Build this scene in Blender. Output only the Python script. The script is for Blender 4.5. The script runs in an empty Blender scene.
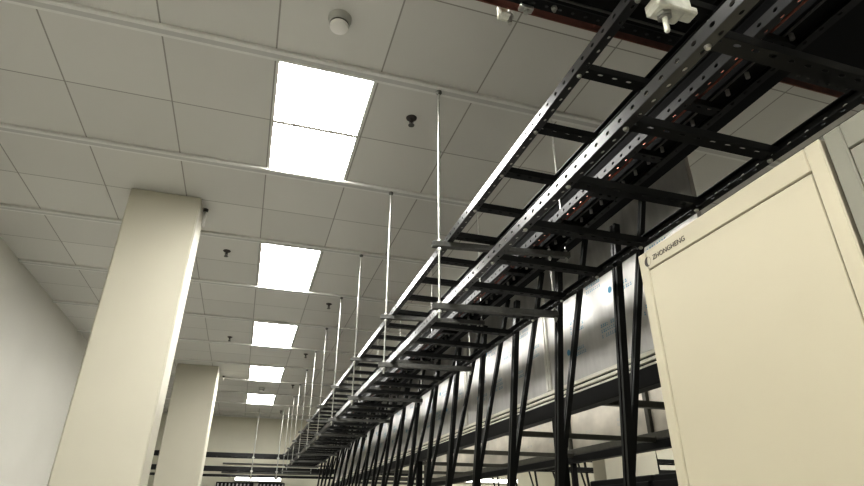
import bpy, math, random
from mathutils import Vector, Matrix
random.seed(7)
scn = bpy.context.scene
COL = scn.collection
CEIL = 2.40      # heights are measured from the lens
FLOOR = -1.50
BACK = 15.7
ROW0, PITCH = 2.56, 1.25       # ceiling strips along the room

# ------------------------------------------------------------------ materials
def mat(name, color, rough=.5, metal=0., spec=.5, emit=None, estr=0., coat=0.):
    m = bpy.data.materials.new(name); m.use_nodes = True
    b = m.node_tree.nodes['Principled BSDF']
    b.inputs['Base Color'].default_value = (*color, 1)
    b.inputs['Roughness'].default_value = rough
    b.inputs['Metallic'].default_value = metal
    b.inputs['Specular IOR Level'].default_value = spec
    b.inputs['Coat Weight'].default_value = coat
    if emit:
        b.inputs['Emission Color'].default_value = (*emit, 1)
        b.inputs['Emission Strength'].default_value = estr
    return m
def noisy(m, scale, amount, stretch=(1, 1, 1), rough_amt=0., detail=3.):
    nt = m.node_tree; N = nt.nodes; L = nt.links; b = N['Principled BSDF']
    tc = N.new('ShaderNodeTexCoord'); mp = N.new('ShaderNodeMapping'); nz = N.new('ShaderNodeTexNoise')
    mp.inputs['Scale'].default_value = stretch
    nz.inputs['Scale'].default_value = scale; nz.inputs['Detail'].default_value = detail
    L.new(tc.outputs['Object'], mp.inputs[0]); L.new(mp.outputs[0], nz.inputs['Vector'])
    mx = N.new('ShaderNodeMix'); mx.data_type = 'RGBA'; mx.blend_type = 'MULTIPLY'
    c = b.inputs['Base Color'].default_value[:]
    mx.inputs[0].default_value = 1.0; mx.inputs[6].default_value = c
    mr = N.new('ShaderNodeMapRange'); mr.inputs[1].default_value = .3; mr.inputs[2].default_value = .7
    mr.inputs[3].default_value = 1 - amount; mr.inputs[4].default_value = 1 + amount * .3
    L.new(nz.outputs['Fac'], mr.inputs[0]); L.new(mr.outputs[0], mx.inputs[7]); L.new(mx.outputs[2], b.inputs['Base Color'])
    if rough_amt:
        r0 = b.inputs['Roughness'].default_value
        m2 = N.new('ShaderNodeMapRange'); m2.inputs[1].default_value = .3; m2.inputs[2].default_value = .7
        m2.inputs[3].default_value = r0 - rough_amt; m2.inputs[4].default_value = r0 + rough_amt
        L.new(nz.outputs['Fac'], m2.inputs[0]); L.new(m2.outputs[0], b.inputs['Roughness'])
    return m

M = {}
M['railrough'] = mat('satin_black_rail', (.012, .012, .0115), .5, 0, .6)
M['black'] = noisy(mat('black_powder_coat', (.007, .0073, .0065), .36, 0, .32), 60, .15)
M['rail'] = noisy(mat('black_glossy_rail', (.010, .010, .0095), .31, 0, 1.0), 40, .1)
M['dull'] = mat('matte_black', (.006, .006, .006), .7, 0, .15)
M['zinc'] = noisy(mat('galvanised_steel', (.54, .54, .51), .38, .8), 50, .15)
M['zincd'] = noisy(mat('dull_galvanised_strut', (.13, .13, .12), .5, .4), 50, .2)
M['cast'] = noisy(mat('cast_light_metal', (.80, .80, .72), .45, .25), 60, .12)
M['copper'] = noisy(mat('dark_copper', (.17, .065, .045), .45, .35), 20, .3)
M['copperb'] = noisy(mat('copper_bar', (.42, .16, .11), .35, .6), 20, .3)
M['alu'] = noisy(mat('aluminium_profile', (.72, .71, .66), .4, .35), 30, .08)
M['strip'] = noisy(mat('white_ceiling_profile', (.68, .68, .65), .4, .1), 30, .05)
M['stripd'] = mat('profile_groove', (.50, .50, .48), .5)
M['wall'] = noisy(mat('cream_wall_paint', (.60, .58, .49), .6), 1.2, .05)
M['leftwall'] = noisy(mat('pale_wall_paint', (.60, .59, .54), .6), 1.2, .04)
M['column'] = noisy(mat('cream_column_panel', (.50, .48, .40), .55), 1.5, .04)
M['backwall'] = noisy(mat('grey_beige_wall_paint', (.62, .60, .50), .6), 1.0, .06)
M['floor'] = noisy(mat('pale_raised_floor', (.40, .395, .375), .45), 3, .08)
M['cabinet'] = noisy(mat('cream_cabinet_paint', (.42, .39, .30), .55), 2.5, .03)
M['greycab'] = noisy(mat('grey_cabinet_paint', (.20, .195, .16), .55), 2.5, .03)
M['seam'] = mat('shadow_gap_paint', (.34, .31, .24), .7)
M['ink'] = mat('dark_ink', (.05, .042, .035), .6)
M['blueink'] = mat('pale_blue_ink', (.09, .27, .40), .6)
M['greyink'] = mat('grey_ink', (.42, .44, .44), .6)
M['white'] = mat('white_plastic', (.74, .73, .69), .4)
M['greyplastic'] = mat('grey_plastic', (.42, .42, .39), .5)
M['beam'] = noisy(mat('black_steel_beam', (.005, .005, .0045), .5, 0, .2), 20, .2)
M['olive'] = noisy(mat('grey_brown_steel', (.085, .082, .066), .5, 0, .4), 20, .2)
M['trim'] = noisy(mat('pale_trim_profile', (.78, .76, .67), .4, .1), 10, .05)
M['lamp'] = mat('lamp_diffuser', (.9, .9, .88), .5, emit=(1., .985, .955), estr=36.)
M['fillaisle'] = mat('added_aisle_diffuser', (.9, .9, .88), .5, emit=(1., .985, .955), estr=24.)  # for the added lamps that light the rear panels
M['fillright'] = mat('added_right_diffuser', (.9, .9, .88), .5, emit=(1., .985, .955), estr=70.)  # for the added lamps that brighten the far right background
M['lampfar'] = mat('strip_lamp_diffuser', (.9, .9, .88), .5, emit=(1., .99, .96), estr=6.)
M['cabblack'] = noisy(mat('black_cabinet_paint', (.007, .007, .0065), .55, 0, .2), 20, .2)
M['led'] = mat('grey_slats', (.42, .42, .41), .5)

# brushed steel sheet still wearing its protective film
sil = noisy(mat('filmed_steel_sheet', (.58, .57, .55), .42, .5), 3.0, .16, (1, 5, 1.2), rough_amt=.07)
M['silver'] = sil
M['rear'] = noisy(mat('filmed_beige_sheet', (.58, .545, .475), .5, .25), 2.2, .28, (1, 1, 1.6), rough_amt=.06)

# ceiling: metal panels about 0.61 x 0.625 with thin dark joints
cm = mat('ceiling_panels', (.60, .595, .56), .48, 0, .45); M['ceiling'] = cm
nt = cm.node_tree; N = nt.nodes; L = nt.links; bs = N['Principled BSDF']
tc = N.new('ShaderNodeTexCoord'); sx = N.new('ShaderNodeSeparateXYZ'); L.new(tc.outputs['Object'], sx.inputs[0])
def line(out, off, pitch, half):
    a = N.new('ShaderNodeMath'); a.operation = 'SUBTRACT'; a.inputs[1].default_value = off - pitch * 60; L.new(out, a.inputs[0])
    b = N.new('ShaderNodeMath'); b.operation = 'MODULO'; b.inputs[1].default_value = pitch; L.new(a.outputs[0], b.inputs[0])
    c = N.new('ShaderNodeMath'); c.operation = 'SUBTRACT'; c.inputs[1].default_value = pitch / 2; L.new(b.outputs[0], c.inputs[0])
    d = N.new('ShaderNodeMath'); d.operation = 'ABSOLUTE'; L.new(c.outputs[0], d.inputs[0])
    e = N.new('ShaderNodeMath'); e.operation = 'GREATER_THAN'; e.inputs[1].default_value = pitch / 2 - half; L.new(d.outputs[0], e.inputs[0])
    f = N.new('ShaderNodeMath'); f.operation = 'DIVIDE'; f.inputs[1].default_value = pitch; L.new(a.outputs[0], f.inputs[0])
    g = N.new('ShaderNodeMath'); g.operation = 'FLOOR'; L.new(f.outputs[0], g.inputs[0])
    return e.outputs[0], g.outputs[0]
lx, ix = line(sx.outputs[0], -.144, .61, .0045)
ly, iy = line(sx.outputs[1], ROW0, .625, .004)
mxm = N.new('ShaderNodeMath'); mxm.operation = 'MAXIMUM'; L.new(lx, mxm.inputs[0]); L.new(ly, mxm.inputs[1])
cb = N.new('ShaderNodeCombineXYZ'); L.new(ix, cb.inputs[0]); L.new(iy, cb.inputs[1])
wn = N.new('ShaderNodeTexWhiteNoise'); L.new(cb.outputs[0], wn.inputs['Vector'])
mr = N.new('ShaderNodeMapRange'); mr.inputs[3].default_value = .95; mr.inputs[4].default_value = 1.03; L.new(wn.outputs[0], mr.inputs[0])
mA = N.new('ShaderNodeMix'); mA.data_type = 'RGBA'; mA.blend_type = 'MULTIPLY'; mA.inputs[0].default_value = 1
mA.inputs[6].default_value = (.60, .595, .56, 1); L.new(mr.outputs[0], mA.inputs[7])
mB = N.new('ShaderNodeMix'); mB.data_type = 'RGBA'; L.new(mxm.outputs[0], mB.inputs[0]); L.new(mA.outputs[2], mB.inputs[6])
mB.inputs[7].default_value = (.30, .295, .265, 1); L.new(mB.outputs[2], bs.inputs['Base Color'])

# ------------------------------------------------------------------ mesh helpers
class MB:
    def __init__(s): s.v = []; s.f = []
    def add(s, vs, fs):
        o = len(s.v); s.v += [tuple(p) for p in vs]; s.f += [tuple(i + o for i in f) for f in fs]; return s
    def box(s, x0, x1, y0, y1, z0, z1):
        return s.add([(x0, y0, z0), (x1, y0, z0), (x1, y1, z0), (x0, y1, z0), (x0, y0, z1), (x1, y0, z1), (x1, y1, z1), (x0, y1, z1)],
                     [(0, 3, 2, 1), (4, 5, 6, 7), (0, 1, 5, 4), (1, 2, 6, 5), (2, 3, 7, 6), (3, 0, 4, 7)])
    def bbox(s, x0, x1, y0, y1, z0, z1, b=.004):
        # box with chamfered edges
        X = (x0, x1); Y = (y0, y1); Z = (z0, z1); vs = []; idx = {}
        for i in (0, 1):
            for j in (0, 1):
                for k in (0, 1):
                    sx_, sy_, sz_ = (1, -1)[i], (1, -1)[j], (1, -1)[k]
                    for a in range(3):
                        d = [b * sx_, b * sy_, b * sz_]; d[a] = 0
                        idx[i, j, k, a] = len(vs); vs.append((X[i] + d[0], Y[j] + d[1], Z[k] + d[2]))
        g = lambda i, j, k, a: idx[i, j, k, a]
        fs = []
        for i in (0, 1): fs.append((g(i, 0, 0, 0), g(i, 1, 0, 0), g(i, 1, 1, 0), g(i, 0, 1, 0)))
        for j in (0, 1): fs.append((g(0, j, 0, 1), g(1, j, 0, 1), g(1, j, 1, 1), g(0, j, 1, 1)))
        for k in (0, 1): fs.append((g(0, 0, k, 2), g(1, 0, k, 2), g(1, 1, k, 2), g(0, 1, k, 2)))
        for j in (0, 1):
            for k in (0, 1): fs.append((g(0, j, k, 1), g(1, j, k, 1), g(1, j, k, 2), g(0, j, k, 2)))
        for i in (0, 1):
            for k in (0, 1): fs.append((g(i, 0, k, 0), g(i, 1, k, 0), g(i, 1, k, 2), g(i, 0, k, 2)))
        for i in (0, 1):
            for j in (0, 1): fs.append((g(i, j, 0, 0), g(i, j, 1, 0), g(i, j, 1, 1), g(i, j, 0, 1)))
        for i in (0, 1):
            for j in (0, 1):
                for k in (0, 1): fs.append((g(i, j, k, 0), g(i, j, k, 1), g(i, j, k, 2)))
        return s.add(vs, fs)
    def tube(s, a, b, r, n=10, r2=None):
        a = Vector(a); b = Vector(b); r2 = r if r2 is None else r2
        d = (b - a).normalized(); u = d.orthogonal().normalized(); w = d.cross(u)
        vs = []
        for p, rr in ((a, r), (b, r2)):
            for i in range(n):
                t = 2 * math.pi * i / n; vs.append(p + u * (rr * math.cos(t)) + w * (rr * math.sin(t)))
        fs = [(i, (i + 1) % n, n + (i + 1) % n, n + i) for i in range(n)] + [tuple(range(n))[::-1], tuple(range(n, 2 * n))]
        return s.add(vs, fs)
    def lathe(s, c, prof, n=28):
        c = Vector(c); vs = []; fs = []
        for r, z in prof:
            for i in range(n):
                t = 2 * math.pi * i / n; vs.append((c.x + r * math.cos(t), c.y + r * math.sin(t), c.z + z))
        for k in range(len(prof) - 1):
            for i in range(n): fs.append((k * n + i, k * n + (i + 1) % n, (k + 1) * n + (i + 1) % n, (k + 1) * n + i))
        fs.append(tuple(range(n))); fs.append(tuple(range((len(prof) - 1) * n, len(prof) * n)))
        return s.add(vs, fs)
    def perf(s, o, u, v, length, width, pitch, ru, rv, cv=.5, start=0.):
        # sheet from o spanning u*length, v*width with a row of real oval holes
        o = Vector(o); u = Vector(u); v = Vector(v); n = max(1, int(round(length / pitch))); c = length / n
        for k in range(n):
            x0 = k * c; x1 = x0 + c; xm = (x0 + x1) / 2; ym = width * cv
            q = [(x0, 0), (xm, 0), (x1, 0), (x1, ym), (x1, width), (xm, width), (x0, width), (x0, ym)]
            h = [(xm + ru * math.cos(t), ym + rv * math.sin(t)) for t in [math.radians(a) for a in (225, 270, 315, 0, 45, 90, 135, 180)]]
            s.add([o + u * a + v * b for a, b in q + h], [(i, (i + 1) % 8, 8 + (i + 1) % 8, 8 + i) for i in range(8)])
        return s
    def sheet(s, o, u, v, a, b):
        o = Vector(o); u = Vector(u); v = Vector(v)
        return s.add([o, o + u * a, o + u * a + v * b, o + v * b], [(0, 1, 2, 3)])
    def build(s, name, m, parent=None, smooth=False, bevel=0):
        me = bpy.data.meshes.new(name); me.from_pydata(s.v, [], s.f); me.validate(); me.update()
        import bmesh
        bm = bmesh.new(); bm.from_mesh(me); bmesh.ops.recalc_face_normals(bm, faces=bm.faces); bm.to_mesh(me); bm.free()
        o = bpy.data.objects.new(name, me); COL.objects.link(o)
        me.materials.append(m)
        if parent: o.parent = parent
        if smooth:
            for p in me.polygons: p.use_smooth = True
            md = o.modifiers.new('edges', 'EDGE_SPLIT'); md.split_angle = math.radians(40)
        if bevel:
            md = o.modifiers.new('bevel', 'BEVEL'); md.width = bevel; md.segments = 2; md.limit_method = 'ANGLE'
        return o

def tag(o, label, cat, group=None):
    o['label'] = label; o['category'] = cat
    if group: o['group'] = group
    return o
def thing(name, label, cat, loc=(0, 0, 0), group=None):
    o = bpy.data.objects.new(name, None); o.empty_display_size = .05; COL.objects.link(o); o.location = loc
    return tag(o, label, cat, group)
def struct(name, mb, m, parent=None, **k):
    o = mb.build(name, m, parent, **k)
    if not parent: o['kind'] = 'structure'
    return o
def kids(o): return [c for c in bpy.data.objects if c.parent == o]
def dup(root, loc, label):
    r = root.copy(); COL.objects.link(r); r.location = loc; r['label'] = label
    for ch in kids(root):
        c = ch.copy(); COL.objects.link(c); c.parent = r
        for g in kids(ch):
            d = g.copy(); COL.objects.link(d); d.parent = c
    return r
ORD = ['nearest', 'second', 'third', 'fourth', 'fifth', 'sixth', 'seventh', 'eighth', 'ninth', 'tenth', 'eleventh', 'twelfth',
       'thirteenth', 'fourteenth', 'fifteenth', 'sixteenth', 'seventeenth', 'eighteenth', 'nineteenth', 'twentieth']
def nth(k): return 'nearest' if k == 0 else ORD[k] + ' from the camera'

# ------------------------------------------------------------------ room shell
LX, RX, FY = -2.5, 9.0, -5.0
struct('floor', MB().box(LX, RX, FY, BACK, FLOOR - .05, FLOOR), M['floor'])
struct('ceiling', MB().box(LX, RX, FY, BACK, CEIL, CEIL + .05), M['ceiling'])
struct('wall_back', MB().box(LX, RX, BACK, BACK + .1, FLOOR, CEIL), M['backwall'])
struct('wall_front', MB().box(LX, RX, FY - .1, FY, FLOOR, CEIL), M['wall'])
struct('wall_left', MB().box(LX - .1, LX, FY, BACK, FLOOR, CEIL), M['leftwall'])
struct('wall_right', MB().box(RX, RX + .1, FY, BACK, FLOOR, CEIL), M['wall'])
# two square cream columns on the left
for i, (x0, x1, y0, y1) in enumerate(((-1.17, -.635, 4.40, 4.75), (-1.32, -.645, 10.38, 11.0))):
    mb = MB().bbox(x0, x1, y0, y1, FLOOR, CEIL, .012)
    c = struct('column_%d' % (i + 1), mb, M['column'])
# ceiling strips (shallow double-lip profile running across the room)
for k in range(-5, 11):
    y = ROW0 + PITCH * k
    if y > BACK - .1: break
    mb = MB().bbox(LX, RX, y - .04, y + .04, CEIL - .022, CEIL + .001, .003)
    t = struct('trim_%d' % (k + 6), mb, M['strip'])
    struct('groove', MB().box(LX, RX, y - .017, y + .017, CEIL - .0228, CEIL - .021), M['stripd'], t)
# low seam where back wall meets ceiling
struct('trim_back', MB().box(LX, RX, BACK - .02, BACK, CEIL - .035, CEIL), M['strip'])

# ------------------------------------------------------------------ square ceiling lamps, in pairs between strips
def make_lamp():
    t = thing('ceiling_light', '', 'ceiling light', group='square ceiling lights')
    fr = MB()
    h = .2955; w = .017
    fr.bbox(-h, h, -h, -h + w, -.0035, 0, .0005); fr.bbox(-h, h, h - w, h, -.002, 0, .0005)
    fr.bbox(-h, -h + w, -h + w, h - w, -.0035, 0, .0005); fr.bbox(h - w, h, -h + w, h - w, -.002, 0, .0005)
    fr.build('frame', M['strip'], t)
    MB().box(-h + w, h - w, -h + w, h - w, -.0030, -.001).build('diffuser', M['lamp'], t)
    return t
lamp0 = make_lamp(); first = True
PAIR = {0: 'in the biggest, nearest pair', 2: 'in the second pair along the ceiling', 4: 'in the third pair along the ceiling', 6: 'in the fourth pair along the ceiling', 8: 'in the farthest, smallest pair',
        -2: 'in the pair overhead', -4: 'in the pair behind the camera'}
for k in (0, 2, 4, 6, 8, -2, -4):
    for j, w in ((0, 'nearer'), (1, 'farther')):
        y = ROW0 + PITCH * k + .042 + .292 + j * .592
        lab = 'glowing white square ceiling light, the %s one %s' % (w, PAIR[k])
        if first: lamp0.location = (.158, y, CEIL); lamp0['label'] = lab; first = False
        else: dup(lamp0, (.158, y, CEIL), lab)
# unseen lamps added to brighten the rear panels and the far right aisle
def make_fill(loc, label, mm):
    r = dup(lamp0, loc, label)
    for c in kids(r):
        if c.name.startswith('diffuser'):
            c.data = c.data.copy(); c.data.materials.clear(); c.data.materials.append(mm)
    return r
d0 = make_fill((6.4, 3.0, CEIL), 'square ceiling light over the far right aisle, nearest', M['fillright'])
d1 = make_fill((3.15, 5.7, CEIL), 'unseen square ceiling light added over the aisle between the steel panels, nearest', M['fillaisle'])
for q, y in enumerate((5.5, 8.0, 10.5, 13.0)):
    dup(d0, (6.4, y, CEIL), 'square ceiling light over the far right aisle, ' + nth(q + 1))
for q, y in enumerate((8.2, 10.7, 13.2)):
    dup(d1, (3.15, y, CEIL), 'unseen square ceiling light added over the aisle between the steel panels, ' + nth(q + 1))
for q, y in enumerate((-3.4, -1.5, .4)):  # extra lamps out of view, added for more bounce onto the ceiling
    dup(lamp0, (-1.5, y, CEIL), 'unseen square ceiling light added left of and behind the camera, ' + nth(2 - q))

# ------------------------------------------------------------------ small ceiling fittings
def detector(loc, label):
    t = thing('smoke_detector', label, 'smoke detector', loc)
    MB().lathe((0, 0, 0), [(.062, 0), (.062, -.012), (.056, -.02), (.054, -.045)], 32).build('base', M['greyplastic'], t, smooth=True)
    MB().lathe((0, 0, -.046), [(.049, .004), (.049, -.010)], 32).build('sensing_slot', M['ink'], t, smooth=True)
    MB().lathe((0, 0, -.056), [(.050, .001), (.050, -.006), (.046, -.016), (.034, -.020)], 32).build('cap', M['white'], t, smooth=True)
    return t
detector((.166, 2.2, CEIL), 'round white smoke detector on the ceiling near the big light pair')
detector((.14, 12.0, CEIL), 'small white smoke detector between the two farthest ceiling lights')
def sprinkler():
    t = thing('sprinkler', '', 'sprinkler', group='ceiling sprinklers')
    MB().lathe((0, 0, 0), [(.036, 0), (.034, -.006), (.022, -.012), (.012, -.014)], 20).build('escutcheon', M['ink'], t, smooth=True)
    b = MB().tube((0, 0, -.012), (0, 0, -.03), .011, 10)
    b.tube((.011, 0, -.03), (.008, 0, -.058), .003, 6); b.tube((-.011, 0, -.03), (-.008, 0, -.058), .003, 6)
    b.tube((0, 0, -.03), (0, 0, -.058), .004, 6)
    b.build('body', M['ink'], t, smooth=True)
    MB().lathe((0, 0, -.062), [(.020, 0), (.021, .003), (.008, .006)], 14).build('deflector', M['zincd'], t, smooth=True)
    return t
s0 = sprinkler(); s0.location = (.751, 2.881, CEIL); s0['label'] = 'dark pendent sprinkler right of the big light pair'
for (x, y), lb in (((.736, 6.64), 'dark pendent sprinkler right of the third light pair'), ((.713, 9.1), 'dark pendent sprinkler between third and fourth light pairs, right side'),
                   ((.715, 11.53), 'dark pendent sprinkler right of the gap before the farthest lights'), ((.691, 14.6), 'tiny pendent sprinkler close to the back wall'),
                   ((-.45, 5.42), 'small pendent sprinkler on the ceiling just past the near column'), ((-.448, 8.49), 'small pendent sprinkler on the ceiling left of the third light pair')):
    dup(s0, (x, y, CEIL), lb)
def pendant(loc, ln, label):
    t = thing('ceiling_sensor', label, 'sensor', loc)
    MB().lathe((0, 0, 0), [(.02, 0), (.02, -.02), (.014, -.026)], 14).build('mount', M['ink'], t, smooth=True)
    MB().tube((0, 0, -.02), (0, 0, -ln), .013, 12).build('tube', M['white'], t, smooth=True)
pendant((-.610, 4.60, CEIL), .17, 'short white tube sensor with black mount beside the near column')
pendant((-.58, 11.15, CEIL), .08, 'tiny white tube sensor with black mount beside the far column')

# ------------------------------------------------------------------ ladder cable trays running down the room
def ladder(t, x0, x1, z, y0, y1, rung0, pitch, hole_web=.06, bolts=9, web_h=.041, rung_w=.042, rail_m=None):
    rail_m = rail_m or M['rail']
    fl = .030
    for side, xa, d in ((0, x0, 1), (1, x1, -1)):
        ln = y1 - y0
        mb = MB()
        mb.perf((xa, y0, z), (0, 1, 0), (0, 0, 1), ln, web_h, hole_web, .0085, .0065)
        mb.perf((xa, y0, z), (0, 1, 0), (d, 0, 0), ln, fl, hole_web, .008, .005, .62)
        mb.sheet((xa, y0, z + web_h), (0, 1, 0), (d, 0, 0), ln, fl * .6)
        o = mb.build('rail', rail_m if side == 0 else M['black'], t)
        # rolled lips give the rail thickness
        md = o.modifiers.new('thick', 'SOLIDIFY'); md.thickness = .002; md.offset = 0
    n = int((y1 - .05 - rung0) / pitch) + 1
    w = x1 - x0 - 2 * .004
    r = MB()
    r.perf((0, 0, 0), (1, 0, 0), (0, 1, 0), w, rung_w, w / max(4, round(w / .055)), .011, .005, .30)
    r.sheet((0, 0, 0), (1, 0, 0), (0, 0, 1), w, .026); r.sheet((0, rung_w, 0), (1, 0, 0), (0, 0, 1), w, .026)
    first = None
    for k in range(n):
        y = rung0 + k * pitch
        if first is None:
            first = r.build('rung', M['black'], t); o = first
            md = o.modifiers.new('thick', 'SOLIDIFY'); md.thickness = .002; md.offset = 0
        else:
            o = first.copy(); COL.objects.link(o); o.parent = t
        o.location = (x0 + .004, y - rung_w / 2, z + .0035)
        if k < bolts:
            for sgn, xx in ((0, .013), (1, w - .013)):
                b = MB().lathe((xx, rung_w * .75, -.0035), [(.0085, 0), (.0085, -.004), (.006, -.009)], 10).build('bolt', M['zinc'], o, smooth=True)

T1Z, T2Z, RAILX = 1.342, .992, .88
t1 = thing('ladder_cable_tray', 'narrow black upper ladder cable tray, leftmost, hanging nearest the lights', 'cable tray', (0, 0, 0), 'long ladder cable trays')
ladder(t1, RAILX, 1.165, T1Z, -.6, 14.35, 1.215 - .96, .32, bolts=7)
t2 = thing('ladder_cable_tray', 'wide black lower ladder cable tray running below the narrow one', 'cable tray', (0, 0, 0), 'long ladder cable trays')
ladder(t2, RAILX, 1.425, T2Z, -.6, 12.65, 1.04 - .96, .32)
# busbar tray on the upper tier to the right
t3 = thing('busbar_tray', 'upper black tray with copper bars, right of the narrow ladder tray', 'cable tray', (0, 0, 0))
ladder(t3, 1.325, 1.515, 1.345, -.4, 14.1, 1.57 - 1.28, .32, bolts=0, rail_m=M['railrough'])
for xx in (1.392, 1.408):
    MB().bbox(xx, xx + .006, -.4, 14.1, 1.39, 1.42, .001).build('copper_bar', M['copperb'], t3)
mb = MB()
mb.box(1.445, 1.450, -.4, 14.1, 1.376, 1.383)
mb.build('steel_bar', M['zincd'], t3)
bt = MB().tube((1.468, 0, 1.362), (1.468, 0, 1.384), .008, 6).build('bolt', M['zinc'], t3)
for k in range(60):
    if k:
        bt = bt.copy(); COL.objects.link(bt)
    bt.parent = t3; bt.location.y = .9 + k * .09
MB().box(1.435, 1.508, -.4, 14.1, 1.384, 1.388).build('base_plate', M['dull'], t3)
MB().box(1.345, 1.385, -.4, 14.1, 1.388, 1.392).build('bottom_plate', M['dull'], t3)
# closed black trunking, added and shaped to shade the upper steel panels
t = thing('shade_trunking', 'closed black trunking added to shade the steel panels, resting on the stand tops right of the copper bar tray', 'trunking')
MB().bbox(1.585, 1.75, -.5, 14.1, 1.50, 1.71, .004).build('body', M['dull'], t)
MB().bbox(1.579, 1.756, -.5, 14.1, 1.71, 1.722, .002).build('lid', M['black'], t)

# ------------------------------------------------------------------ trapeze hangers: threaded rods from the ceiling strips and two struts
def strut(x0, x1, z1, name, par):
    h, w = .029, .034
    mb = MB()
    mb.box(x0, x1, -w / 2, w / 2, z1 - h, z1 - h + .003)
    mb.box(x0, x1, -w / 2, -w / 2 + .003, z1 - h, z1); mb.box(x0, x1, w / 2 - .003, w / 2, z1 - h, z1)
    mb.box(x0, x1, -w / 2, -w / 2 + .010, z1 - .003, z1); mb.box(x0, x1, w / 2 - .010, w / 2, z1 - .003, z1)
    return mb.build(name, M['zincd'], par)
def hanger():
    t = thing('trapeze_hanger', '', 'hanger', group='trapeze hangers carrying the long trays')
    for x, zb, zt, zs in ((.838, T2Z - .08, CEIL - .02, (T2Z, T1Z)), (1.555, T1Z - .06, CEIL - .02, (T1Z,)), (1.458, T2Z - .06, T1Z + .03, (T2Z, T1Z))):
        r = MB().tube((x, 0, zb), (x, 0, zt), .0065 if x < 1 else .005, 8).build('threaded_rod', M['zinc'], t, smooth=True)
        for z in zs:
            for dz in (-.051, -.003):
                MB().tube((x, 0, z + dz), (x, 0, z + dz + .012), .013 if x < 1 else .010, 6).build('nut', M['zinc'], r)
        if zt > 2: MB().lathe((x, 0, CEIL - .022), [(.018, 0), (.018, -.012), (.010, -.024)], 14).build('ceiling_anchor', M['zincd'], r, smooth=True)
    strut(.80, 1.472, T2Z - .004, 'lower_strut', t); strut(.80, 1.575, T1Z - .004, 'upper_strut', t)
    t.rotation_euler.z = math.radians(-7)
    for c in kids(t): c.location = (.838, 0, 0); c.data.transform(Matrix.Translation((-.838, 0, 0)))
    for c in kids(t):
        for g in kids(c): g.data.transform(Matrix.Translation((-.838, 0, 0)))
        c.location = (0, 0, 0)
    return t
h0 = hanger()
for k in range(10):
    y = ROW0 + PITCH * k; lab = 'galvanised trapeze hanger with two struts under the trays, ' + nth(k)
    if k == 0: h0.location = (.838, y, 0); h0['label'] = lab
    else: dup(h0, (.838, y, 0), lab)
# intermediate hangers of the far stretch
# ------------------------------------------------------------------ crossing tray, copper bar and clamps overhead
t = thing('trough_cable_tray', 'black trough cable tray crossing above the others at the top', 'cable tray')
mb = MB(); z = 1.90; xa, xb = .42, 3.2; ya, yb = .80, 1.445
mb.perf((xa, yb, z), (1, 0, 0), (0, 0, 1), xb - xa, .07, .06, .009, .007)
mb.perf((xa, yb, z), (1, 0, 0), (0, -1, 0), xb - xa, .045, .06, .009, .006, .5)
mb.sheet((xa, ya, z), (1, 0, 0), (0, 0, 1), xb - xa, .07)
o = mb.build('rail', M['black'], t); md = o.modifiers.new('thick', 'SOLIDIFY'); md.thickness = .002; md.offset = 0
MB().box(xa, xb, ya, yb - .046, z + .004, z + .008).build('bottom_plate', M['dull'], t)
MB().box(xa, xb, yb - .075, yb - .068, z - .006, z + .003).build('lip', M['zincd'], t)
for x in (.86, 2.4):
    for y in (1.10,):
        MB().tube((x, y, z + .006), (x, y, CEIL), .006, 8).build('threaded_rod', M['zinc'], t, smooth=True)
MB().tube((.965, 1.418, z - .012), (.965, 1.418, z), .013, 6).tube((.965, 1.418, z - .024), (.965, 1.418, z - .012), .007, 8).build('bolt', M['zinc'], t)
MB().bbox(.822, .882, 1.435, 1.465, z - .022, z - .002, .003).tube((.852, 1.45, z - .037), (.852, 1.45, z - .022), .012, 8).build('bracket', M['zinc'], t)
t = thing('copper_bar', 'dull copper bar running along the edge of the crossing trough tray', 'busbar')
MB().bbox(.42, 3.2, 1.478, 1.486, 1.902, 1.962, .0015).build('bar', M['copper'], t)
for x in (.70, 1.21, 2.0):
    MB().bbox(x - .02, x + .02, 1.447, 1.478, 1.915, 1.95, .003).build('standoff', M['copper'], t)
def clip(x, y, z, label, rod=True):
    t = thing('beam_clamp', label, 'clamp', (x, y, z))
    b = MB(); b.bbox(-.022, .022, -.004, .004, -.035, .035, .002); b.bbox(-.022, .022, -.04, -.004, .027, .035, .002); b.bbox(-.022, .022, -.04, -.004, -.035, -.027, .002)
    o = b.build('bracket', M['cast'], t)
    MB().tube((.034, 0, -.045), (.034, 0, .02), .010, 8).tube((.034, 0, -.01), (.034, 0, .004), .019, 6).build('bolt', M['zinc'], t, smooth=True)
    MB().tube((.034, 0, .0), (.034, 0, CEIL - z), .005, 8).build('threaded_rod', M['zinc'], t, smooth=True)
    return t
clip(.785, 1.535, 1.925, 'small pale beam clamp on the left stretch of the copper bar')
# large cast clamp hanging under the narrow tray, close to the camera
t = thing('cable_clamp', 'large pale cast clamp with a bolt under the nearest upper tray rung', 'clamp', (.955, .895, 1.3395))
b = MB(); b.bbox(-.030, .075, -.035, .03, -.045, .0, .010); b.bbox(-.034, .080, -.040, -.028, -.052, .004, .003); b.bbox(.03, .12, -.025, .02, -.030, -.004, .006)
b.build('body', M['cast'], t, bevel=.003)
MB().tube((.012, -.002, -.045), (.012, -.002, -.056), .022, 6).tube((.012, -.002, -.056), (.012, -.002, -.062), .014, 12).build('nut', M['zinc'], t)
MB().tube((.012, -.002, -.058), (.010, -.002, -.108), .0085, 10).lathe((.010, -.002, -.108), [(.0085, 0), (.006, -.006)], 10).build('bolt', M['cast'], t, smooth=True)

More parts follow.
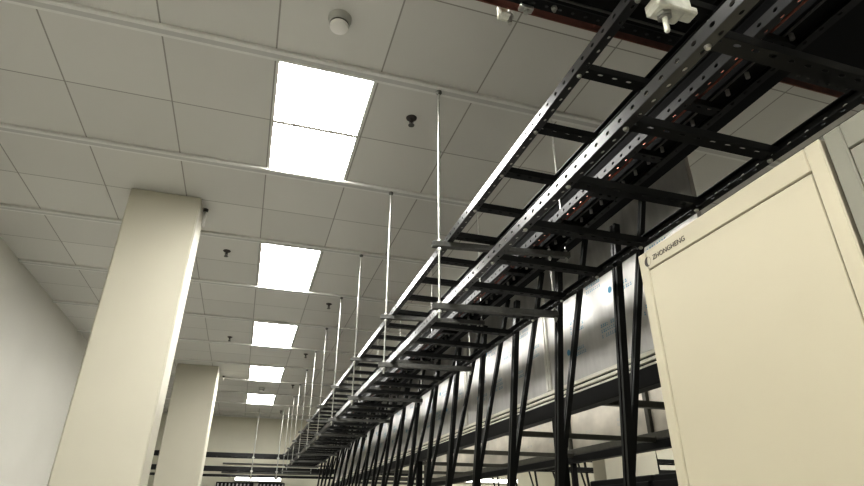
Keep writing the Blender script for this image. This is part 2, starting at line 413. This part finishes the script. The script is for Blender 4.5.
# ------------------------------------------------------------------ V-shaped black stands carrying the trays (one every 0.545 m)
def twin(mb, a, b, w=.038, d=.030, bar_w=.0145):
    # two flat bars side by side with a gap between them, tied by small spacers
    a = Vector(a); b = Vector(b); e = (b - a).normalized(); s = Vector((0, 1, 0)); n = s.cross(e).normalized()
    def bar(p, q, s0, s1, n0, n1):
        vs = [r + s * i + n * j for r in (p, q) for i, j in ((s0, n0), (s1, n0), (s1, n1), (s0, n1))]
        mb.add(vs, [(0, 1, 2, 3), (4, 7, 6, 5), (0, 4, 5, 1), (1, 5, 6, 2), (2, 6, 7, 3), (3, 7, 4, 0)])
    h = w / 2
    bar(a, b, -h, -h + bar_w, -d / 2, d / 2); bar(a, b, h - bar_w, h, -d / 2, d / 2)
    L_ = (b - a).length; k = max(2, int(L_ / .35))
    for i in range(k + 1):
        p = a + e * (.012 + (L_ - .06) * i / k); bar(p, p + e * .03, -h + bar_w, h - bar_w, -d / 2 + .004, d / 2 - .004)
    return mb
def stand(m=1):
    t = thing('tray_stand', '', 'stand', group='V-shaped tray stands' if m > 0 else 'far V-shaped tray stands')
    p = MB(); twin(p, (0, 0, FLOOR + .008), (0, 0, .13)); twin(p, (0, 0, .125), (m * .1185, 0, 1.27))
    p.build('post', M['black'], t)
    q = MB(); twin(q, (m * .012, .0, .17), (m * .318, .0, 1.495 if m > 0 else 1.3), .029, .024, .0115); q.build('brace', M['black'], t)
    MB().bbox(-.06, .06, -.05, .05, FLOOR, FLOOR + .008, .002).build('foot_plate', M['zincd'], t)
    return t
v0 = stand()
for k in range(20):
    y = 2.0 + .545 * k; lab = 'black V-shaped channel stand beside the steel panels, ' + nth(k)
    if k == 0: v0.location = (1.42, y, 0); v0['label'] = lab
    else: dup(v0, (1.42, y, 0), lab)

# ------------------------------------------------------------------ aisle containment: frame, silver panels in front, beige panels behind
MOD = 1.587
fx, rx = 1.90, 3.90
ys = [3.41 + MOD * k for k in range(-1, 7)]          # mullions
t = thing('containment_frame', 'long black steel frame with cross bars holding up the steel panels', 'frame')
ye = ys[-1]; y0 = ys[0] - .9
MB().bbox(fx - .03, fx + .05, y0, ye, .605, .700, .004).build('front_beam', M['beam'], t)
MB().bbox(rx - .04, rx + .04, y0, ye, .725, .800, .004).build('rear_beam', M['olive'], t)
MB().bbox(rx - .05, rx + .05, y0, ye, .640, .722, .004).build('lower_beam', M['beam'], t)
for y in ys:
    MB().bbox(fx + .05, rx - .04, y - .035 - .06, y + .015 - .06, .700, .745, .003).bbox(rx - .05, rx - .04, y - .1, y - .04, .69, .76, .002).build('cross_bar', M['olive'], t)
for y in (ys[1] - .05, ys[3], ys[5], ys[7] - .05):
    MB().bbox(fx - .02, fx + .04, y - .03, y + .03, FLOOR, .605, .003).build('frame_post', M['beam'], t)
    MB().bbox(rx - .03, rx + .03, y - .03, y + .03, FLOOR, .64, .003).build('frame_post', M['beam'], t)
def dashes(y0, z0, rows, n, ch, gap):
    # block of illegible printed strokes (film print) on the plane x = 0 facing -x
    mb = MB()
    for r in range(rows):
        z = z0 - r * gap; y = y0
        for i in range(n):
            w = ch * random.uniform(.45, .8)
            if random.random() < .85:
                sl = .3 * ch
                mb.add([(0, y, z), (0, y - w, z), (0, y - w, z + ch * .28), (0, y, z + ch * .28)], [(0, 1, 2, 3)])
                mb.add([(0, y, z + ch * .6), (0, y - w * .8, z + ch * .6), (0, y - w * .8, z + ch * .85), (0, y, z + ch * .85)], [(0, 1, 2, 3)])
                if random.random() < .7: mb.add([(0, y - w * .4, z), (0, y - w * .62, z), (0, y - w * .62, z + ch), (0, y - w * .4, z + ch)], [(0, 1, 2, 3)])
            y -= ch
    return mb
for k in range(len(ys) - 1):
    a, b = ys[k] + .03, ys[k + 1] - .03
    t = thing('steel_panel', 'silver steel wall panel with blue printed film behind the stands, ' + nth(k), 'wall panel', (fx, 0, 0), 'silver containment panels')
    MB().bbox(0, .03, a, b, .782, 1.76, .003).build('sheet', M['silver'], t)
    tr = MB(); tr.bbox(-.010, .03, a, b + .06, .701, .718, .002); tr.bbox(-.008, .03, a, b + .06, .730, .748, .002); tr.bbox(-.006, .03, a, b + .06, .760, .782, .002)
    tr.build('bottom_trim', M['trim'], t)
    MB().box(.008, .028, a + .002, b + .058, .702, .781).build('trim_backing', M['beam'], t)
    mu = MB(); mu.bbox(-.012, .035, b, b + .022, .782, 1.76, .002); mu.bbox(-.018, .035, b + .024, b + .036, .782, 1.76, .002); mu.bbox(-.012, .035, b + .038, b + .06, .782, 1.76, .002)
    mu.build('mullion', M['alu'], t)
    for q, (fy, fz) in enumerate(((.80, .96), (.58, 1.02), (.32, 1.0), (.80, 1.14), (.46, 1.2), (.15, 1.12), (.65, 1.3), (.25, 1.32))):
        yy = a + (b - a) * fy
        d = dashes(yy, fz, 2 + q % 2, 8, .020, .032)
        if q % 2 == 0: d.lathe((0, 0, 0), [(.0, 0), (.0, .001)], 3) if False else d.add([(0, yy + .05 + .020 * math.cos(i * .524), fz + .012 + .020 * math.sin(i * .524)) for i in range(12)], [tuple(range(12))])
        o = d.build('film_print', M['blueink'], t); o.location.x = -.0012
    b2 = thing('rear_panel', 'beige filmed wall panel on the far side of the aisle frame, ' + nth(k), 'wall panel', (rx, 0, 0), 'rear containment panels')
    MB().bbox(0, .03, a, b, .80, 1.75, .003).build('sheet', M['rear'], b2)
    MB().bbox(-.035, .035, b + .0, b + .06, .80, 1.75, .003).build('mullion', M['olive'], b2)
    for q, (fy, fz) in enumerate(((.78, .95), (.35, 1.0), (.55, 1.18), (.2, 1.3))):
        yy = a + (b - a) * fy
        o = dashes(yy, fz, 1 + q % 2, 5, .03, .05).build('film_print', M['greyink'], b2); o.location.x = -.0012

# black cabinets low behind the stands
def rackcab(x0, x1, y0, y1, z1, label, m):
    t = thing('server_cabinet', label, 'server cabinet', (0, 0, 0), 'low black server cabinets')
    MB().bbox(x0, x1, y0, y1, FLOOR, z1, .006).build('body', m, t)
    MB().bbox(x0 - .018, x0 - .001, y0 + .012, y1 - .012, FLOOR + .06, z1 - .03, .004).build('door', m, t)
    MB().bbox(x0 - .034, x0 - .018, y0 + .05, y0 + .075, -.7, -.45, .004).build('handle', M['zincd'], t)
for k in range(3):
    rackcab(2.0, 2.95, 1.42 + .6 * k, 2.012 + .6 * k, .215, 'low black server cabinet under the aisle frame, ' + nth(k), M['cabblack'])

# ------------------------------------------------------------------ cream power cabinet at the right
def text_mesh(body, size, loc, name, m, parent, rot):
    cu = bpy.data.curves.new(name, 'FONT'); cu.body = body; cu.size = size; cu.extrude = .0004
    tmp = bpy.data.objects.new(name + '_src', cu); COL.objects.link(tmp)
    bpy.context.view_layer.update()
    me = bpy.data.meshes.new_from_object(tmp.evaluated_get(bpy.context.evaluated_depsgraph_get()))
    bpy.data.objects.remove(tmp); bpy.data.curves.remove(cu)
    me.name = name; me.materials.clear(); me.materials.append(m)
    o = bpy.data.objects.new(name, me); COL.objects.link(o); o.parent = parent
    o.location = loc; o.rotation_euler = rot
    return o
def cabinet(y0, y1, z1, label, logo, m):
    X = 1.02
    t = thing('power_cabinet', label, 'cabinet', (X, 0, 0))
    MB().bbox(.02, .42, y0, y1, FLOOR, z1, .004).build('body', m, t)
    fr = MB(); fw = .036; tp = .058
    fr.bbox(0, .02, y1 - fw, y1, FLOOR, z1, .003); fr.bbox(0, .02, y0, y0 + fw, FLOOR, z1, .003)
    fr.bbox(.0, .02, y0 + fw, y1 - fw, z1 - tp, z1, .003); fr.bbox(0, .02, y0 + fw, y1 - fw, FLOOR, FLOOR + .1, .003)
    fr.build('front_frame', m, t)
    d = MB().bbox(.0015, .019, y0 + fw + .002, y1 - fw - .002, FLOOR + .102, z1 - tp - .002, .002).build('door', m, t)
    MB().box(.006, .0185, y0 + fw - .001, y1 - fw + .001, FLOOR + .099, z1 - tp + .001).build('door_gap', M['seam'], t)
    MB().bbox(-.022, .0, y0 + .07, y0 + .095, -.55, -.35, .004).build('handle', M['greyplastic'], d)
    if logo:
        g = MB(); cy, cz = y1 - .040, z1 - .034
        def arc(r0, r1, h0, h1, off, t0, t1):
            n = 20; vs = []
            for i in range(n + 1):
                q = math.radians(t0 + (t1 - t0) * i / n)
                vs.append((0, cy - r0 * math.cos(q), cz + h0 * math.sin(q))); vs.append((0, cy - off - r1 * math.cos(q), cz + h1 * math.sin(q)))
            g.add(vs, [(2 * i, 2 * i + 1, 2 * i + 3, 2 * i + 2) for i in range(n)])
        arc(.0135, .0085, .0145, .0135, .006, 90, 270)      # thick dark crescent
        arc(.0135, .0125, .0145, .0135, .0, -70, 60)        # thin rest of the ring
        o = g.build('logo', M['ink'], t); o.location.x = -.0008
        text_mesh('ZHONGHENG', .0205, (-.0006, cy - .022, cz - .004), 'brand_lettering', M['ink'], t, (math.radians(90), 0, math.radians(-90)))
    return t
cabinet(.648, 1.245, .697, 'cream power cabinet with dark lettering on its top edge, right foreground', True, M['cabinet'])
cabinet(.045, .640, .697, 'grey cabinet next to the lettered cream one, nearest the camera', False, M['greycab'])

# ------------------------------------------------------------------ far end: crossing trays, hangers, cabinets, strip lamps
for z, hh, x1, lab in ((1.345, .085, 1.15, 'dark cable tray crossing the far wall, topmost of three'), (1.05, .09, 4.0, 'dark cable tray crossing the far wall, middle of three')):
    t = thing('cross_cable_tray', lab, 'cable tray', (0, 14.5, z), 'far crossing trays')
    for yy in (-.02, .30):
        MB().bbox(-2.49, x1, yy, yy + .02, -hh / 2, hh / 2, .003).build('rail', M['black'], t)
    r0 = None
    n = int((x1 + 2.4) / .35)
    for k in range(n):
        if r0 is None: r0 = MB().bbox(0, .04, 0, .28, -.012, .012, .002).build('rung', M['black'], t); o = r0
        else: o = r0.copy(); COL.objects.link(o); o.parent = t
        o.location = (-2.4 + k * .35, .0, -hh / 2 + .03)
t = thing('cable_pipe', 'thin dark pipe crossing the far wall below the trays', 'pipe', (0, 14.5, .90))
MB().tube((-2.49, 0, 0), (4.0, 0, 0), .028, 12).build('pipe', M['black'], t, smooth=True)
t = thing('cable_pipe', 'pale thin pipe on the far wall above the middle tray', 'pipe', (0, 15.68, 1.25))
MB().tube((-.5, 0, 0), (2.2, 0, 0), .02, 10).build('pipe', M['zincd'], t, smooth=True)
t = thing('cable_pipe', 'pale thin pipe on the far wall under the middle tray', 'pipe', (0, 15.68, 1.05))
MB().tube((-.5, 0, 0), (2.2, 0, 0), .02, 10).build('pipe', M['zincd'], t, smooth=True)
for x, lab in ((.187, 'threaded rod hanger at the far trays, left one'), (.748, 'threaded rod hanger at the far trays, right one')):
    t = thing('rod_hanger', lab, 'hanger', (x, 14.45, 0), 'far rod hangers')
    MB().tube((0, 0, .86), (0, 0, CEIL), .012, 8).build('threaded_rod', M['zinc'], t, smooth=True)
    nn = MB()
    for z in (1.28, .985): nn.bbox(-.03, .03, -.02, .02, z, z + .03, .003)
    nn.tube((0, 0, .83), (0, 0, .87), .035, 10)
    nn.build('clamp', M['zinc'], t)
def slatcab(x0, x1, z1, lab):
    t = thing('ribbed_cabinet', lab, 'cabinet', (0, 0, 0), 'ribbed cabinets at the far wall')
    MB().bbox(x0, x1, 15.05, 15.6, FLOOR, z1, .006).build('body', M['cabblack'], t)
    n = int((x1 - x0) / .085); s = MB()
    for k in range(n): s.box(x0 + .03 + k * .085, x0 + .062 + k * .085, 15.03, 15.049, FLOOR + .1, z1 - .03)
    s.build('louvre', M['led'], t)
slatcab(-.56, .28, .795, 'black ribbed cabinet against the far wall, left of the pair')
slatcab(.40, 1.0, .795, 'black ribbed cabinet against the far wall, right of the pair')
def striplamp(x0, x1, z, y, lab):
    t = thing('strip_light', lab, 'strip light', (0, y, z), 'far strip lights')
    MB().bbox(x0 - .03, x1 + .03, .0, .08, -.05, .06, .004).build('housing', M['white'], t)
    MB().bbox(x0, x1, -.02, .0, -.04, .045, .004).build('diffuser', M['lampfar'], t)
striplamp(-.15, .92, .905, 15.618, 'bright strip light low on the far wall above the ribbed cabinets')
striplamp(4.95, 7.4, .99, 15.618, 'bright strip light on the far wall behind the far right aisle')

# ------------------------------------------------------------------ far right aisle seen under the frame
for z, lab in ((.925, 'upper'), (.755, 'lower')):
    t = thing('cross_cable_tray', 'dark cable tray crossing the far right aisle behind the cream column, %s one' % lab, 'cable tray', (0, 8.6, z), 'far right crossing trays')
    for yy in (0, .30): MB().bbox(4.3, 8.9, yy, yy + .02, -.03, .03, .003).build('rail', M['black'], t)
    for k in range(12):
        if k == 0: o = r0 = MB().bbox(0, .04, .02, .30, -.012, .012, .002).build('rung', M['black'], t)
        else: o = r0.copy(); COL.objects.link(o); o.parent = t
        o.location = (4.4 + k * .38, 0, -.01)
w0 = stand(-1)
for k in range(10):
    y = 4.9 + 1.05 * k; lab = 'black V-shaped stand in the far right aisle, ' + nth(k)
    if k == 0: w0.location = (6.35, y, 0); w0['label'] = lab
    else: dup(w0, (6.35, y, 0), lab)
struct('column_3', MB().bbox(4.62, 5.47, 7.0, 7.3, FLOOR, CEIL, .01), M['column'])

# ------------------------------------------------------------------ camera
f = 560.587
yaw, pitch, roll = 3.01978422e-01, 4.59795682e-01, 3.98986285e-03
cy, sy, cp, sp = math.cos(yaw), math.sin(yaw), math.cos(pitch), math.sin(pitch)
fwd = Vector((sy * cp, cy * cp, sp)); r = Vector((cy, -sy, 0)); u = r.cross(fwd)
R_ = r * math.cos(roll) + u * math.sin(roll); U_ = -r * math.sin(roll) + u * math.cos(roll)
cam = bpy.data.cameras.new('camera'); co = bpy.data.objects.new('camera', cam); COL.objects.link(co)
cam.sensor_width = 36; cam.sensor_fit = 'HORIZONTAL'; cam.lens = f / 864 * 36; cam.clip_start = .02
co.matrix_world = Matrix(((R_.x, U_.x, -fwd.x, 0), (R_.y, U_.y, -fwd.y, 0), (R_.z, U_.z, -fwd.z, 0), (0, 0, 0, 1)))
scn.camera = co

w = bpy.data.worlds.new('world'); scn.world = w; w.use_nodes = True
w.node_tree.nodes['Background'].inputs[0].default_value = (.9, .92, 1, 1); w.node_tree.nodes['Background'].inputs[1].default_value = .0
scn.view_settings.view_transform = 'Standard'; scn.view_settings.look = 'None'; scn.view_settings.exposure = .28; scn.view_settings.gamma = .80
scn.cycles.use_denoising = True
scn.cycles.max_bounces = 10; scn.cycles.diffuse_bounces = 6; scn.cycles.glossy_bounces = 4
scn.cycles.sample_clamp_indirect = 6
